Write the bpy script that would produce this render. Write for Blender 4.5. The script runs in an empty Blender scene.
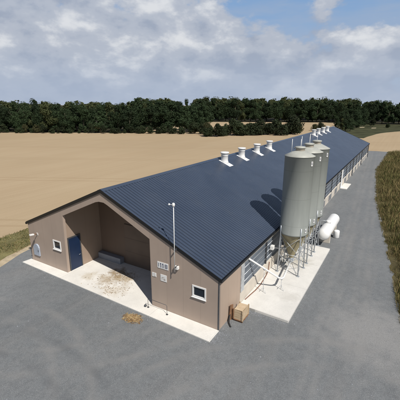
import bpy, bmesh, math, random
from mathutils import Vector, Matrix
random.seed(11)
R = math.radians
PI = math.pi
scn = bpy.context.scene
COL = scn.collection

# ------------------------------------------------------------------ camera
cam_d = bpy.data.cameras.new('camera')
cam = bpy.data.objects.new('camera', cam_d); COL.objects.link(cam); scn.camera = cam
CP = Vector((7.2423, -13.9263, 11.9271)); PITCH, YAW, ROLL, F = 0.2776, -0.5448, 0.0027, 334.6
fw = Vector((math.sin(YAW)*math.cos(PITCH), math.cos(YAW)*math.cos(PITCH), -math.sin(PITCH)))
rt = Vector((math.cos(YAW), -math.sin(YAW), 0)); up = rt.cross(fw)
rt2 = rt*math.cos(ROLL)+up*math.sin(ROLL); up2 = -rt*math.sin(ROLL)+up*math.cos(ROLL)
M = Matrix((rt2, up2, -fw)).transposed().to_4x4(); M.translation = CP
cam.matrix_world = M
cam_d.sensor_width = 36; cam_d.lens = 36*F/400; cam_d.clip_end = 9000; cam_d.clip_start = .1

# ------------------------------------------------------------------ world, sun, exposure
SUN = Vector((3.17, -1.75, 4.44)).normalized()
EL = math.asin(SUN.z); AZ = math.atan2(SUN.x, SUN.y)
w = bpy.data.worlds.new("World"); scn.world = w; w.use_nodes = True
nt = w.node_tree; nt.nodes.clear(); N = nt.nodes.new; L = nt.links.new
def wmath(op, a, b=None, clamp=False):
    n = N('ShaderNodeMath'); n.operation = op; n.use_clamp = clamp
    for i, v in enumerate((a, b)):
        if v is None: continue
        if isinstance(v, (int, float)): n.inputs[i].default_value = v
        else: L(v, n.inputs[i])
    return n.outputs[0]
def wramp(v, pts):
    n = N('ShaderNodeValToRGB'); L(v, n.inputs[0]); cr = n.color_ramp; cr.interpolation = 'EASE'
    while len(cr.elements) < len(pts): cr.elements.new(.5)
    for e, (p, c) in zip(cr.elements, pts): e.position = p; e.color = (*c, 1) if isinstance(c, tuple) else (c, c, c, 1)
    return n.outputs[0]
def wmix(f, a, b):
    n = N('ShaderNodeMix'); n.data_type = 'RGBA'
    for s, v in ((n.inputs[0], f), (n.inputs[6], a), (n.inputs[7], b)):
        if isinstance(v, tuple): s.default_value = (*v, 1)
        elif isinstance(v, (int, float)): s.default_value = v
        else: L(v, s)
    return n.outputs[2]
sky = N('ShaderNodeTexSky'); sky.sky_type = 'NISHITA'; sky.sun_disc = False
sky.sun_elevation = EL; sky.sun_rotation = AZ; sky.air_density = 1.0; sky.dust_density = .6; sky.ozone_density = 1.4
tc = N('ShaderNodeTexCoord')
sep = N('ShaderNodeSeparateXYZ'); L(tc.outputs['Generated'], sep.inputs[0])
def wnoise(sx, sz, scale, off, detail=7, rough=.55, dist=0.0):
    mp = N('ShaderNodeMapping'); L(tc.outputs['Generated'], mp.inputs[0])
    mp.inputs['Scale'].default_value = (sx, sx, sz); mp.inputs['Location'].default_value = off
    n = N('ShaderNodeTexNoise'); L(mp.outputs[0], n.inputs['Vector'])
    n.inputs['Scale'].default_value = scale; n.inputs['Detail'].default_value = detail
    n.inputs['Roughness'].default_value = rough; n.inputs['Distortion'].default_value = dist
    return n.outputs[0]
SKY_OFF = (3.1, 1.7, .35)
UPV = .07
big = wnoise(1, 1.9, 5.0, SKY_OFF, 10, .55, .10)
bigup = wnoise(1, 1.9, 5.0, (SKY_OFF[0]+.03, SKY_OFF[1]-.02, SKY_OFF[2]+UPV), 10, .55, .10)
soft = wnoise(1, 4.5, 3.0, (7.7, 2.2, .9), 6, .55)
dirn = N('ShaderNodeVectorMath'); dirn.operation = 'DOT_PRODUCT'; L(tc.outputs['Generated'], dirn.inputs[0])
dirn.inputs[1].default_value = (.855, .518, 0)
# the clouds thin out high on the right of the view and close up lower down
side = wmath('ADD', wmath('MULTIPLY', dirn.outputs['Value'], 1.3), .42, True)
high = wramp(sep.outputs['Z'], [(.13, 0.0), (.27, 1.0)])
puffc = wmath('MULTIPLY', wmath('SUBTRACT', wnoise(1, 1.6, 17.0, (1.3, 5.1, 2.2), 6, .6, .2), .5), .16)
cov = wmath('SUBTRACT', wmath('ADD', wmath('ADD', big, puffc), .07), wmath('MULTIPLY', wmath('MULTIPLY', side, high), .16))
# cloud banks and gaps where they stand in this sky: view azimuth, elevation, size, weight
for (px, py, sz, wt) in ((345, 42, .13, .16), (250, 45, .12, .06), (60, 42, .22, .10), (165, 20, .12, .08), (325, 12, .10, -.12), (395, 22, .10, -.10), (285, 20, .08, -.10), (130, 2, .05, -.12), (210, 62, .2, .04)):
    dv = (fw*F+rt2*(px-200)-up2*(py-200)).normalized()
    dn = N('ShaderNodeVectorMath'); dn.operation = 'DISTANCE'; L(tc.outputs['Generated'], dn.inputs[0]); dn.inputs[1].default_value = dv
    fall = N('ShaderNodeMapRange'); fall.interpolation_type = 'SMOOTHERSTEP'; L(dn.outputs['Value'], fall.inputs[0])
    fall.inputs[1].default_value = 0; fall.inputs[2].default_value = sz*1.9; fall.inputs[3].default_value = wt; fall.inputs[4].default_value = 0
    cov = wmath('ADD', cov, fall.outputs[0])
mask = wramp(cov, [(.44, 0.0), (.535, 1.0)])
sheetm = wramp(wmath('ADD', soft, wmath('MULTIPLY', wmath('SUBTRACT', .5, high), .25)), [(.40, 0.0), (.62, .75)])
lit = wmath('ADD', wmath('MULTIPLY', wmath('SUBTRACT', big, bigup), 2.9), .43)
puff = wnoise(1, 1.6, 17.0, (1.3, 5.1, 2.2), 6, .6, .2)
lit = wmath('ADD', lit, wmath('MULTIPLY', wmath('SUBTRACT', puff, .5), .55))
lit = wmath('ADD', lit, wmath('MULTIPLY', wmath('SUBTRACT', soft, .5), .5), True)
ccol = wramp(lit, [(.08, (.345, .395, .495)), (.48, (.46, .50, .58)), (1.0, (.74, .755, .78))])
hz = wramp(sep.outputs['Z'], [(.02, 1.0), (.17, 0.0)])
HAZE = (.40, .475, .61)
bluev = N('ShaderNodeVectorMath'); bluev.operation = 'SCALE'; L(sky.outputs[0], bluev.inputs[0]); bluev.inputs['Scale'].default_value = .095
base = wmix(.62, bluev.outputs[0], (.25, .42, .70))
base = wmix(wmath('MULTIPLY', sheetm, .55), base, (.40, .45, .55))
base = wmix(wmath('MULTIPLY', hz, .85), base, HAZE)
ccol = wmix(wmath('MULTIPLY', hz, .72), ccol, HAZE)
bk = N('ShaderNodeVectorMath'); bk.operation = 'DOT_PRODUCT'; L(tc.outputs['Generated'], bk.inputs[0]); bk.inputs[1].default_value = (.518, -.855, 0)
clear = wramp(wmath('ADD', wmath('MULTIPLY', bk.outputs['Value'], .5), .5), [(.25, 0.0), (.62, 1.0)])  # unseen sky behind the camera goes cloudless and dim, lowering light in the porch
over = wramp(sep.outputs['Z'], [(.34, 0.0), (.62, 1.0)])
clear = wmath('MAXIMUM', clear, over)
bluec = N('ShaderNodeVectorMath'); bluec.operation = 'SCALE'; L(sky.outputs[0], bluec.inputs[0]); bluec.inputs['Scale'].default_value = .06
base = wmix(clear, base, bluec.outputs[0])
mask = wmath('MULTIPLY', mask, wmath('SUBTRACT', 1.0, wmath('MULTIPLY', clear, .85)))
col = wmix(wmath('MULTIPLY', mask, .95), base, ccol)
div = N('ShaderNodeVectorMath'); div.operation = 'SCALE'; L(col, div.inputs[0]); div.inputs['Scale'].default_value = 10.0
bg = N('ShaderNodeBackground'); L(div.outputs[0], bg.inputs[0]); bg.inputs[1].default_value = .1
wo = N('ShaderNodeOutputWorld'); L(bg.outputs[0], wo.inputs[0])

sd = bpy.data.lights.new('sun', 'SUN'); sd.energy = 5.0; sd.angle = R(.5); sd.color = (1, .95, .875)
so = bpy.data.objects.new('sun', sd); COL.objects.link(so); so.location = (30, -20, 60)
so.rotation_euler = SUN.to_track_quat('Z', 'Y').to_euler()
vs = scn.view_settings; vs.view_transform = 'Standard'; vs.look = 'None'; vs.exposure = 0; vs.gamma = 1; vs.use_curve_mapping = False
scn.cycles.max_bounces = 8

# ------------------------------------------------------------------ materials
class NG:
    def __init__(s, name):
        s.m = bpy.data.materials.new(name); s.m.use_nodes = True; s.t = s.m.node_tree; s.t.nodes.clear()
        s.out = s.n('ShaderNodeOutputMaterial'); s.b = s.n('ShaderNodeBsdfPrincipled'); s.l(s.b.outputs[0], s.out.inputs[0])
        s.tc = s.n('ShaderNodeTexCoord'); s.o = s.tc.outputs['Object']
    def n(s, t): return s.t.nodes.new(t)
    def l(s, a, b): s.t.links.new(a, b)
    def put(s, v, sock):
        if isinstance(v, (int, float)): sock.default_value = v
        elif isinstance(v, tuple): sock.default_value = (*v, 1) if len(sock.default_value) == 4 else v
        else: s.l(v, sock)
    def math(s, op, a, b=0., clamp=False):
        n = s.n('ShaderNodeMath'); n.operation = op; n.use_clamp = clamp; s.put(a, n.inputs[0]); s.put(b, n.inputs[1]); return n.outputs[0]
    def map(s, scale=(1, 1, 1), rot=(0, 0, 0), loc=(0, 0, 0), src=None):
        n = s.n('ShaderNodeMapping'); s.l(src or s.o, n.inputs[0]); n.inputs['Scale'].default_value = scale
        n.inputs['Rotation'].default_value = rot; n.inputs['Location'].default_value = loc; return n.outputs[0]
    def noise(s, scale, detail=4, rough=.55, vec=None, dist=0.):
        n = s.n('ShaderNodeTexNoise'); s.l(vec or s.o, n.inputs['Vector']); n.inputs['Scale'].default_value = scale
        n.inputs['Detail'].default_value = detail; n.inputs['Roughness'].default_value = rough; n.inputs['Distortion'].default_value = dist
        return n.outputs[0]
    def vor(s, scale, vec=None, out='Color'):
        n = s.n('ShaderNodeTexVoronoi'); s.l(vec or s.o, n.inputs['Vector']); n.inputs['Scale'].default_value = scale; return n.outputs[out]
    def ramp(s, v, pts):
        n = s.n('ShaderNodeValToRGB'); s.l(v, n.inputs[0]); cr = n.color_ramp
        while len(cr.elements) < len(pts): cr.elements.new(.5)
        for e, (p, c) in zip(cr.elements, pts): e.position = p; e.color = (*c, 1) if isinstance(c, tuple) else (c, c, c, 1)
        return n.outputs[0]
    def mix(s, f, a, b, mode='MIX'):
        n = s.n('ShaderNodeMix'); n.data_type = 'RGBA'; n.blend_type = mode
        s.put(f, n.inputs[0]); s.put(a, n.inputs[6]); s.put(b, n.inputs[7]); return n.outputs[2]
    def bump(s, h, strength=.3, dist=.02):
        n = s.n('ShaderNodeBump'); n.inputs['Strength'].default_value = strength; n.inputs['Distance'].default_value = dist
        s.l(h, n.inputs['Height']); s.l(n.outputs[0], s.b.inputs['Normal'])
    def sepv(s):
        n = s.n('ShaderNodeSeparateXYZ'); s.l(s.o, n.inputs[0]); return n.outputs
    def done(s, c, rough=.8, metal=0., spec=None):
        s.put(c, s.b.inputs['Base Color']); s.put(rough, s.b.inputs['Roughness']); s.put(metal, s.b.inputs['Metallic'])
        if spec is not None: s.b.inputs['Specular IOR Level'].default_value = spec
        return s.m

def simple(name, c, rough=.6, metal=0., var=.12, scale=3., spec=None, bump=0.):
    g = NG(name)
    f = g.noise(scale, 5, .6)
    c2 = g.mix(g.ramp(f, [(.3, 0.), (.7, 1.)]), tuple(v*(1-var) for v in c), tuple(min(1, v*(1+var)) for v in c))
    if bump: g.bump(g.noise(scale*25, 3), bump, .01)
    return g.done(c2, rough, metal, spec)

MT = {}
# gravel yard
g = NG('grey gravel')
big = g.noise(.16, 5, .6, dist=.6); mid = g.noise(1.1, 5, .62); fine = g.noise(26, 3, .65)
c = g.mix(g.ramp(big, [(.30, 0.), (.68, 1.)]), (.128, .143, .154), (.180, .192, .199))
c = g.mix(g.ramp(mid, [(.3, 0.), (.75, .55)]), c, (.168, .178, .184))
c = g.mix(g.ramp(g.noise(2.6, 6, .7), [(.36, .4), (.55, 0.)]), c, (.095, .103, .11))
strk = g.noise(.55, 5, .65, vec=g.map((1, .12, 1), (0, 0, R(8))))
c = g.mix(g.ramp(strk, [(.50, 0.), (.72, .5)]), c, (.205, .20, .192))
strk2 = g.noise(.7, 5, .65, vec=g.map((1, .15, 1), (0, 0, R(-62)), (4, 2, 0)))
c = g.mix(g.ramp(strk2, [(.52, 0.), (.75, .45)]), c, (.098, .106, .115))
# worn pale patch near the verge
vd = g.n('ShaderNodeVectorMath'); vd.operation = 'DISTANCE'; g.l(g.map((1, .8, 1)), vd.inputs[0]); vd.inputs[1].default_value = (7.2, 3.4, 0)
pm = g.math('MULTIPLY', g.ramp(g.math('ADD', g.math('DIVIDE', vd.outputs['Value'], 5.2), g.math('SUBTRACT', g.noise(.9, 5, .6), .5)), [(.18, 1.), (.62, 0.)]), .75)
c = g.mix(pm, c, (.255, .252, .245))
c = g.mix(g.ramp(fine, [(.3, .42), (.55, 0.)]), c, (.07, .07, .073))
c = g.mix(g.ramp(g.noise(40, 2, .6), [(.52, 0.), (.72, .45)]), c, (.36, .36, .36))
def arc(cx, cy, R_, wdt=.16, st=.5):
    d = g.n('ShaderNodeVectorMath'); d.operation = 'DISTANCE'; g.l(g.o, d.inputs[0]); d.inputs[1].default_value = (cx, cy, .012)
    return band(g.math('SUBTRACT', d.outputs['Value'], R_), wdt, st)
def band(v, wdt, st):
    a = g.math('ABSOLUTE', g.math('ADD', v, g.math('MULTIPLY', g.math('SUBTRACT', wob, .5), .35)))
    return g.math('MULTIPLY', g.math('MULTIPLY', g.ramp(g.math('DIVIDE', a, wdt*3), [(.15, 1.), (.75, 0.)]), g.ramp(brk, [(.38, 0.), (.62, 1.)])), st)
wob = g.noise(.5, 3); brk = g.noise(.45, 5, .65, vec=g.map((1, 1, 1), loc=(9, 3, 0)))
xs = g.sepv(); road = g.math('ADD', xs[0], g.math('MULTIPLY', xs[1], .058))
for t in (4.75, 6.35, 5.35, 6.95): c = g.mix(band(g.math('SUBTRACT', road, t), .15, .42), c, (.225, .222, .215))
for q in ((-9.5, -13.5, 8.2), (-9.5, -13.5, 9.8), (9.5, -9, 10.2), (9.5, -9, 11.9), (-16, 6, 15.0), (-16, 6, 16.6)): c = g.mix(arc(*q), c, (.215, .212, .206))
for q in ((-6.2, -16, 9.1), (-6.2, -16, 10.8)): c = g.mix(arc(*q), c, (.095, .103, .112))
hs = g.n('ShaderNodeHueSaturation'); hs.inputs['Saturation'].default_value = .8; g.l(c, hs.inputs['Color']); c = hs.outputs[0]
g.bump(g.math('ADD', fine, g.noise(7, 3)), .35, .02)
MT['gravel'] = g.done(c, .93, 0, .25)
# stubble field
g = NG('tan stubble field')
rows = g.map((1, .02, 1), (0, 0, R(62)))
r1 = g.noise(1.1, 4, .6, vec=rows); r2 = g.noise(.16, 4, .6, vec=g.map((1, .12, 1), (0, 0, R(62)))); bl = g.noise(.02, 4, .6)
c = g.mix(g.ramp(bl, [(.35, 0.), (.68, 1.)]), (.345, .264, .168), (.40, .311, .202))
c = g.mix(g.ramp(r2, [(.35, 0.), (.75, .4)]), c, (.335, .245, .15))
c = g.mix(g.ramp(r1, [(.42, 0.), (.66, .22)]), c, (.455, .355, .235))
c = g.mix(g.ramp(g.noise(6, 4, .7), [(.3, .22), (.6, 0.)]), c, (.27, .195, .115))
xf = g.n('ShaderNodeSeparateXYZ'); g.l(g.map((1, 1, 1), (0, 0, R(62))), xf.inputs[0])
tf = g.math('MULTIPLY', g.math('FRACT', g.math('DIVIDE', g.math('ADD', xf.outputs[0], g.math('MULTIPLY', g.noise(.05, 2), 2.)), 21.)), 21.)
tl = g.math('MAXIMUM', g.math('LESS_THAN', g.math('ABSOLUTE', g.math('SUBTRACT', tf, 5.)), .28), g.math('LESS_THAN', g.math('ABSOLUTE', g.math('SUBTRACT', tf, 6.9)), .28))
c = g.mix(g.math('MULTIPLY', tl, .28), c, (.27, .19, .11))
g.bump(g.noise(5, 4), .4, .05)
MT['field'] = g.done(c, .95, 0, .1)
MT['meadow'] = simple('rough meadow', (.050, .052, .026), .95, 0, .45, .15, .1)
MT['litter'] = simple('woodland floor', (.035, .033, .02), .95, 0, .4, .2, .1)
MT['soil'] = simple('dry grass soil', (.085, .072, .036), .95, 0, .4, .8, .1)
MT['turf'] = simple('thin dry turf', (.155, .14, .065), .95, 0, .4, .9, .1)
MT['sandy'] = simple('sandy margin', (.40, .33, .23), .95, 0, .25, 1.5, .1)
# concrete
def concrete(name, c0, stains):
    g = NG(name)
    c = g.mix(g.ramp(g.noise(.9, 6, .62), [(.3, 0.), (.7, 1.)]), tuple(v*.88 for v in c0), tuple(min(v*1.05, .9) for v in c0))
    c = g.mix(g.ramp(g.noise(14, 4, .7), [(.35, .35), (.55, 0.)]), c, tuple(v*.75 for v in c0))
    for (x, y, r, colr, st) in stains:
        d = g.n('ShaderNodeVectorMath'); d.operation = 'DISTANCE'; g.l(g.o, d.inputs[0]); d.inputs[1].default_value = (x, y, .06)
        f = g.math('ADD', g.math('DIVIDE', d.outputs['Value'], r), g.math('MULTIPLY', g.math('SUBTRACT', g.noise(1.8, 6, .7, dist=.5), .5), 2.6))
        c = g.mix(g.math('MULTIPLY', g.ramp(f, [(.25, 1.), (.95, 0.)]), st), c, colr)
    xx = g.sepv()
    jn = g.math('MAXIMUM', g.math('LESS_THAN', g.math('FRACT', g.math('DIVIDE', xx[0], 4.1)), .004), g.math('LESS_THAN', g.math('FRACT', g.math('DIVIDE', g.math('SUBTRACT', xx[1], 2.7), 3.9)), .005))
    c = g.mix(g.math('MULTIPLY', jn, .6), c, tuple(v*.4 for v in c0))
    g.bump(g.noise(18, 4), .15, .01)
    return g.done(c, .85, 0, .3)
MT['apron'] = concrete('pale concrete apron', (.70, .68, .635), [(-9.2, 1.9, 1.1, (.22, .145, .07), .8), (-9.3, .8, 1.1, (.34, .255, .15), .6), (-7.8, .0, 1.0, (.45, .37, .26), .45), (-8.2, 1.6, .9, (.33, .24, .13), .7), (-10.8, .5, .8, (.45, .38, .27), .5)])
MT['pad'] = concrete('concrete pad', (.645, .63, .595), [(1.2, 10.5, 1.4, (.3, .27, .2), .5), (2.4, 5.2, .8, (.42, .4, .36), .4)])
MT['concrete'] = simple('grey concrete', (.25, .26, .29), .85, 0, .1, 2.)
# wall cladding
def cladding(name, c0, axis, step=1.15, dirt=.25):
    g = NG(name); x = g.sepv()
    f = g.math('FRACT', g.math('DIVIDE', x[axis], step))
    seam = g.math('LESS_THAN', f, .014)
    c = g.mix(g.ramp(g.noise(.7, 5, .6), [(.3, 0.), (.7, 1.)]), tuple(v*.95 for v in c0), tuple(v*1.04 for v in c0))
    c = g.mix(g.math('MULTIPLY', seam, .5), c, tuple(v*.55 for v in c0))
    streak = g.noise(2.2, 5, .65, vec=g.map((1, 1, .1)))
    c = g.mix(g.math('MULTIPLY', g.ramp(streak, [(.5, 0.), (.75, 1.)]), dirt*.5), c, tuple(v*.72 for v in c0))
    # splashed dust along the foot of the wall
    foot = g.math('MULTIPLY', g.ramp(g.math('ADD', x[2], g.math('MULTIPLY', g.noise(3, 4), .5)), [(.25, 1.), (.7, 0.)]), dirt)
    c = g.mix(foot, c, tuple(min(1, v*1.3) for v in c0))
    return g.done(c, .62, 0, .35)
MT['wall_x'] = cladding('tan cladding', (.365, .290, .240), 0)
MT['wall_y'] = cladding('tan cladding side', (.40, .31, .245), 1)
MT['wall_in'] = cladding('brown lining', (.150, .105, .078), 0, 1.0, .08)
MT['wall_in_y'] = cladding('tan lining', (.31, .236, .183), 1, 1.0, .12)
MT['porchdoor'] = simple('dark brown panel', (.125, .088, .066), .6, 0, .12, 1.)
MT['cream'] = simple('cream render', (.56, .51, .44), .8, 0, .1, 1.2)
MT['inlet'] = simple('grey inlet shutter', (.20, .205, .215), .6, 0, .15, 2.)
g = NG('blue grey steel roof'); x = g.sepv()
c = g.mix(g.ramp(g.noise(.35, 5, .6), [(.3, 0.), (.7, 1.)]), (.039, .053, .083), (.052, .068, .102))
c = g.mix(g.ramp(g.noise(1.4, 5, .65, vec=g.map((.15, 1, 1))), [(.5, 0.), (.8, .35)]), c, (.06, .07, .088))
lap = g.math('LESS_THAN', g.math('FRACT', g.math('DIVIDE', g.math('ADD', x[1], .15), 1.15)), .03)
drop = g.noise(1.1, 6, .7, vec=g.map((.35, 1, 1), loc=(3, 1, 0)))
c = g.mix(g.math('MULTIPLY', g.ramp(drop, [(.60, 0.), (.74, 1.)]), .10), c, (.20, .20, .20))
MT['roof'] = g.done(c, g.math('ADD', g.math('MULTIPLY', g.noise(.8, 4), .14), .28), .0, .5)
MT['groove'] = simple('painted roof groove shade', (.012, .016, .026), .7, 0, .2, 2., .2)  # near-black colour paints in the shade lines between the roof pans
MT['black'] = simple('black trim', (.006, .007, .009), .5, 0, .2)
MT['white'] = simple('white plastic', (.72, .72, .71), .45, 0, .04, 1.5)
MT['whitedull'] = simple('white coated metal', (.74, .74, .72), .4, 0, .07, 4.)
MT['glass'] = simple('dark window glass', (.012, .018, .028), .06, 0, .1, 1., .6)
MT['doorblue'] = simple('dark blue door', (.008, .021, .058), .42, 0, .12, 2.)
MT['steel'] = simple('galvanised steel', (.50, .53, .56), .42, .5, .2, 6.)
MT['darksteel'] = simple('dark steel', (.07, .075, .085), .5, .3, .2, 6.)
g = NG('blue grey curtain'); x = g.sepv()
s1 = g.math('LESS_THAN', g.math('FRACT', g.math('MULTIPLY', x[2], 3.2)), .14)
c = g.mix(g.ramp(g.noise(1.2, 5, .6, vec=g.map((1, .3, 1))), [(.3, 0.), (.7, 1.)]), (.075, .092, .118), (.135, .158, .19))
c = g.mix(g.math('MULTIPLY', s1, .6), c, (.24, .27, .30))
MT['curtain'] = g.done(c, .5, 0, .4)
g = NG('grey green silo shell'); x = g.sepv()
ring = g.math('LESS_THAN', g.math('FRACT', g.math('MULTIPLY', x[2], .52)), .012)
c = g.mix(g.ramp(g.noise(1.1, 5, .6, vec=g.map((1, 1, .22))), [(.3, 0.), (.7, 1.)]), (.208, .224, .212), (.246, .262, .248))
c = g.mix(g.ramp(g.noise(4., 5, .7, vec=g.map((1, 1, .06))), [(.52, 0.), (.8, .4)]), c, (.16, .17, .158))
c = g.mix(g.math('MULTIPLY', ring, .4), c, (.12, .125, .11))
MT['silo'] = g.done(c, .5, 0, .4)
MT['silotop'] = simple('pale silo roof', (.36, .365, .33), .55, 0, .12, 2.)
MT['hatch'] = simple('weathered hatch neck', (.40, .36, .30), .6, 0, .25, 4.)
MT['hopper'] = simple('olive tan hopper', (.29, .25, .15), .6, 0, .2, 3.)
MT['rubber'] = simple('black rubber', (.016, .016, .017), .7, 0, .2)
MT['hose'] = simple('red brown hose', (.16, .065, .035), .6, 0, .25, 5.)
g = NG('weathered timber')
c = g.mix(g.ramp(g.noise(3, 5, .65, vec=g.map((1, 1, 6))), [(.3, 0.), (.7, 1.)]), (.40, .30, .19), (.55, .44, .31))
MT['timber'] = g.done(c, .8, 0, .2)
MT['timberdark'] = simple('brown board', (.20, .105, .055), .8, 0, .3, 5.)
MT['straw'] = simple('tan straw', (.36, .265, .14), .9, 0, .35, 9., .1)
MT['strawdark'] = simple('brown straw', (.20, .125, .065), .9, 0, .35, 9., .1)
MT['paleblue'] = simple('pale blue grey paint', (.33, .37, .44), .45, 0, .15, 2.)
MT['navy'] = simple('navy lettering', (.03, .04, .09), .5, 0, .1)
MT['greyink'] = simple('grey lettering', (.34, .30, .27), .6, 0, .1)
def leafmat(name, c0, c1, c2, warm):
    g = NG(name)
    oi = g.n('ShaderNodeObjectInfo')
    c = g.mix(g.ramp(g.noise(.42, 3, .6), [(.32, 0.), (.68, 1.)]), c0, c1)
    c = g.mix(g.ramp(g.noise(2.1, 3, .6), [(.5, 0.), (.75, .7)]), c, c2)
    c = g.mix(g.math('MULTIPLY', g.math('GREATER_THAN', oi.outputs['Random'], .9), .5), c, warm)
    h = g.n('ShaderNodeHueSaturation'); g.l(c, h.inputs['Color'])
    g.l(g.math('ADD', g.math('MULTIPLY', oi.outputs['Random'], .7), .62), h.inputs['Value'])
    m = g.done(h.outputs[0], .8, 0, .2)
    tr = g.n('ShaderNodeBsdfTranslucent'); g.l(h.outputs[0], tr.inputs[0])
    mx = g.n('ShaderNodeMixShader'); mx.inputs[0].default_value = .15
    g.l(g.b.outputs[0], mx.inputs[1]); g.l(tr.outputs[0], mx.inputs[2]); g.l(mx.outputs[0], g.out.inputs[0])
    return m
MT['leaf'] = leafmat('dark green leaves', (.021, .038, .017), (.034, .054, .022), (.046, .066, .026), (.066, .064, .024))
MT['leaf2'] = leafmat('hedge leaves', (.022, .033, .015), (.036, .048, .021), (.05, .058, .026), (.06, .05, .022))
MT['bark'] = simple('grey brown bark', (.07, .055, .04), .9, 0, .3, 2.)
GR = [simple('dry grass straw', (.27, .21, .10), .9, 0, .25, .6, .1), simple('dry grass brown', (.14, .10, .046), .9, 0, .3, .6, .1),
      simple('grass olive', (.12, .115, .043), .9, 0, .3, .6, .1), simple('grass green', (.055, .070, .022), .9, 0, .3, .6, .1)]

# ------------------------------------------------------------------ mesh helpers
class MB:
    def __init__(s): s.bm = bmesh.new()
    def face(s, pts):
        try: return s.bm.faces.new([s.bm.verts.new(p) for p in pts])
        except ValueError: return None
    def box(s, x0, x1, y0, y1, z0, z1):
        v = [s.bm.verts.new((x, y, z)) for z in (z0, z1) for y in (y0, y1) for x in (x0, x1)]
        for f in ((0, 2, 3, 1), (4, 5, 7, 6), (0, 1, 5, 4), (2, 6, 7, 3), (0, 4, 6, 2), (1, 3, 7, 5)): s.bm.faces.new([v[i] for i in f])
        return s
    def obox(s, c, ax, ay, az):      # oriented box: centre and three half-axes
        c, ax, ay, az = map(Vector, (c, ax, ay, az))
        v = [s.bm.verts.new(c+ax*i+ay*j+az*k) for k in (-1, 1) for j in (-1, 1) for i in (-1, 1)]
        for f in ((0, 2, 3, 1), (4, 5, 7, 6), (0, 1, 5, 4), (2, 6, 7, 3), (0, 4, 6, 2), (1, 3, 7, 5)): s.bm.faces.new([v[i] for i in f])
        return s
    def tube(s, pts, r, n=8, r2=None, cap=True):
        pts = [Vector(p) for p in pts]; rings = []
        for i, p in enumerate(pts):
            d = (pts[min(i+1, len(pts)-1)]-pts[max(i-1, 0)]).normalized()
            a = d.orthogonal().normalized() if i == 0 else (pa-d*pa.dot(d)).normalized()
            pa = a; b = d.cross(a)
            rr = r if r2 is None else r+(r2-r)*i/(len(pts)-1)
            rings.append([s.bm.verts.new(p+(a*math.cos(2*PI*k/n)+b*math.sin(2*PI*k/n))*rr) for k in range(n)])
        for A, B in zip(rings, rings[1:]):
            for k in range(n):
                f = s.bm.faces.new([A[k], A[(k+1) % n], B[(k+1) % n], B[k]]); f.smooth = True
        if cap:
            s.bm.faces.new(rings[0][::-1]); s.bm.faces.new(rings[-1])
        return s
    def lathe(s, prof, n=32, c=(0, 0, 0), axis='z', smooth=True):
        rings = []
        for r, z in prof:
            ring = []
            for k in range(n):
                a = 2*PI*k/n; u, v = r*math.cos(a), r*math.sin(a)
                p = (c[0]+u, c[1]+v, c[2]+z) if axis == 'z' else (c[0]+u, c[1]+z, c[2]+v)
                ring.append(s.bm.verts.new(p))
            rings.append(ring)
        for A, B in zip(rings, rings[1:]):
            for k in range(n):
                f = s.bm.faces.new([A[k], A[(k+1) % n], B[(k+1) % n], B[k]]); f.smooth = smooth
        s.bm.faces.new(rings[0]); s.bm.faces.new(rings[-1])
        return s
    def poly(s, outer, holes, plane, depth):   # extruded polygon with holes; plane(u,v)->xyz, depth vector
        edges = []
        for loop in [outer]+holes:
            vv = [s.bm.verts.new(plane(*p)) for p in loop]
            edges += [s.bm.edges.new((vv[i], vv[(i+1) % len(vv)])) for i in range(len(vv))]
        r = bmesh.ops.triangle_fill(s.bm, use_beauty=True, edges=edges)
        fs = [f for f in r['geom'] if isinstance(f, bmesh.types.BMFace)]
        e = bmesh.ops.extrude_face_region(s.bm, geom=fs)
        bmesh.ops.translate(s.bm, vec=depth, verts=[v for v in e['geom'] if isinstance(v, bmesh.types.BMVert)])
        return s
    def build(s, name, mat, parent=None, bevel=0., fixn=True):
        if fixn: bmesh.ops.recalc_face_normals(s.bm, faces=s.bm.faces)
        me = bpy.data.meshes.new(name); s.bm.to_mesh(me); s.bm.free()
        for m in (mat if isinstance(mat, list) else [mat]): me.materials.append(m)
        o = bpy.data.objects.new(name, me); COL.objects.link(o)
        if parent:
            o.parent = parent
            root = parent
            off = Vector((0, 0, 0))
            while root: off += root.location; root = root.parent
            o.location = -off if not parent.get('local') else (0, 0, 0)
        if bevel:
            b = o.modifiers.new('bevel', 'BEVEL'); b.width = bevel; b.segments = 2; b.limit_method = 'ANGLE'
        return o
def tag(o, label=None, cat=None, group=None, kind=None):
    if label: o['label'] = label
    if cat: o['category'] = cat
    if group: o['group'] = group
    if kind: o['kind'] = kind
    return o
def thing(name, loc, label, cat, group=None, local=False):
    o = bpy.data.objects.new(name, None); COL.objects.link(o); o.location = loc; o.empty_display_size = .3
    if local: o['local'] = 1
    return tag(o, label, cat, group)
def sheet(name, pts, z, mat, kind='structure', label=None, cat=None):
    mb = MB(); vs = [mb.bm.verts.new((x, y, z)) for x, y in pts]; mb.bm.faces.new(vs)
    bmesh.ops.triangulate(mb.bm, faces=mb.bm.faces)
    o = mb.build(name, mat)
    for p in o.data.polygons:
        if p.normal.z < 0: o.data.flip_normals(); break
    return tag(o, label or name.replace('_', ' '), cat, kind=kind)

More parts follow.
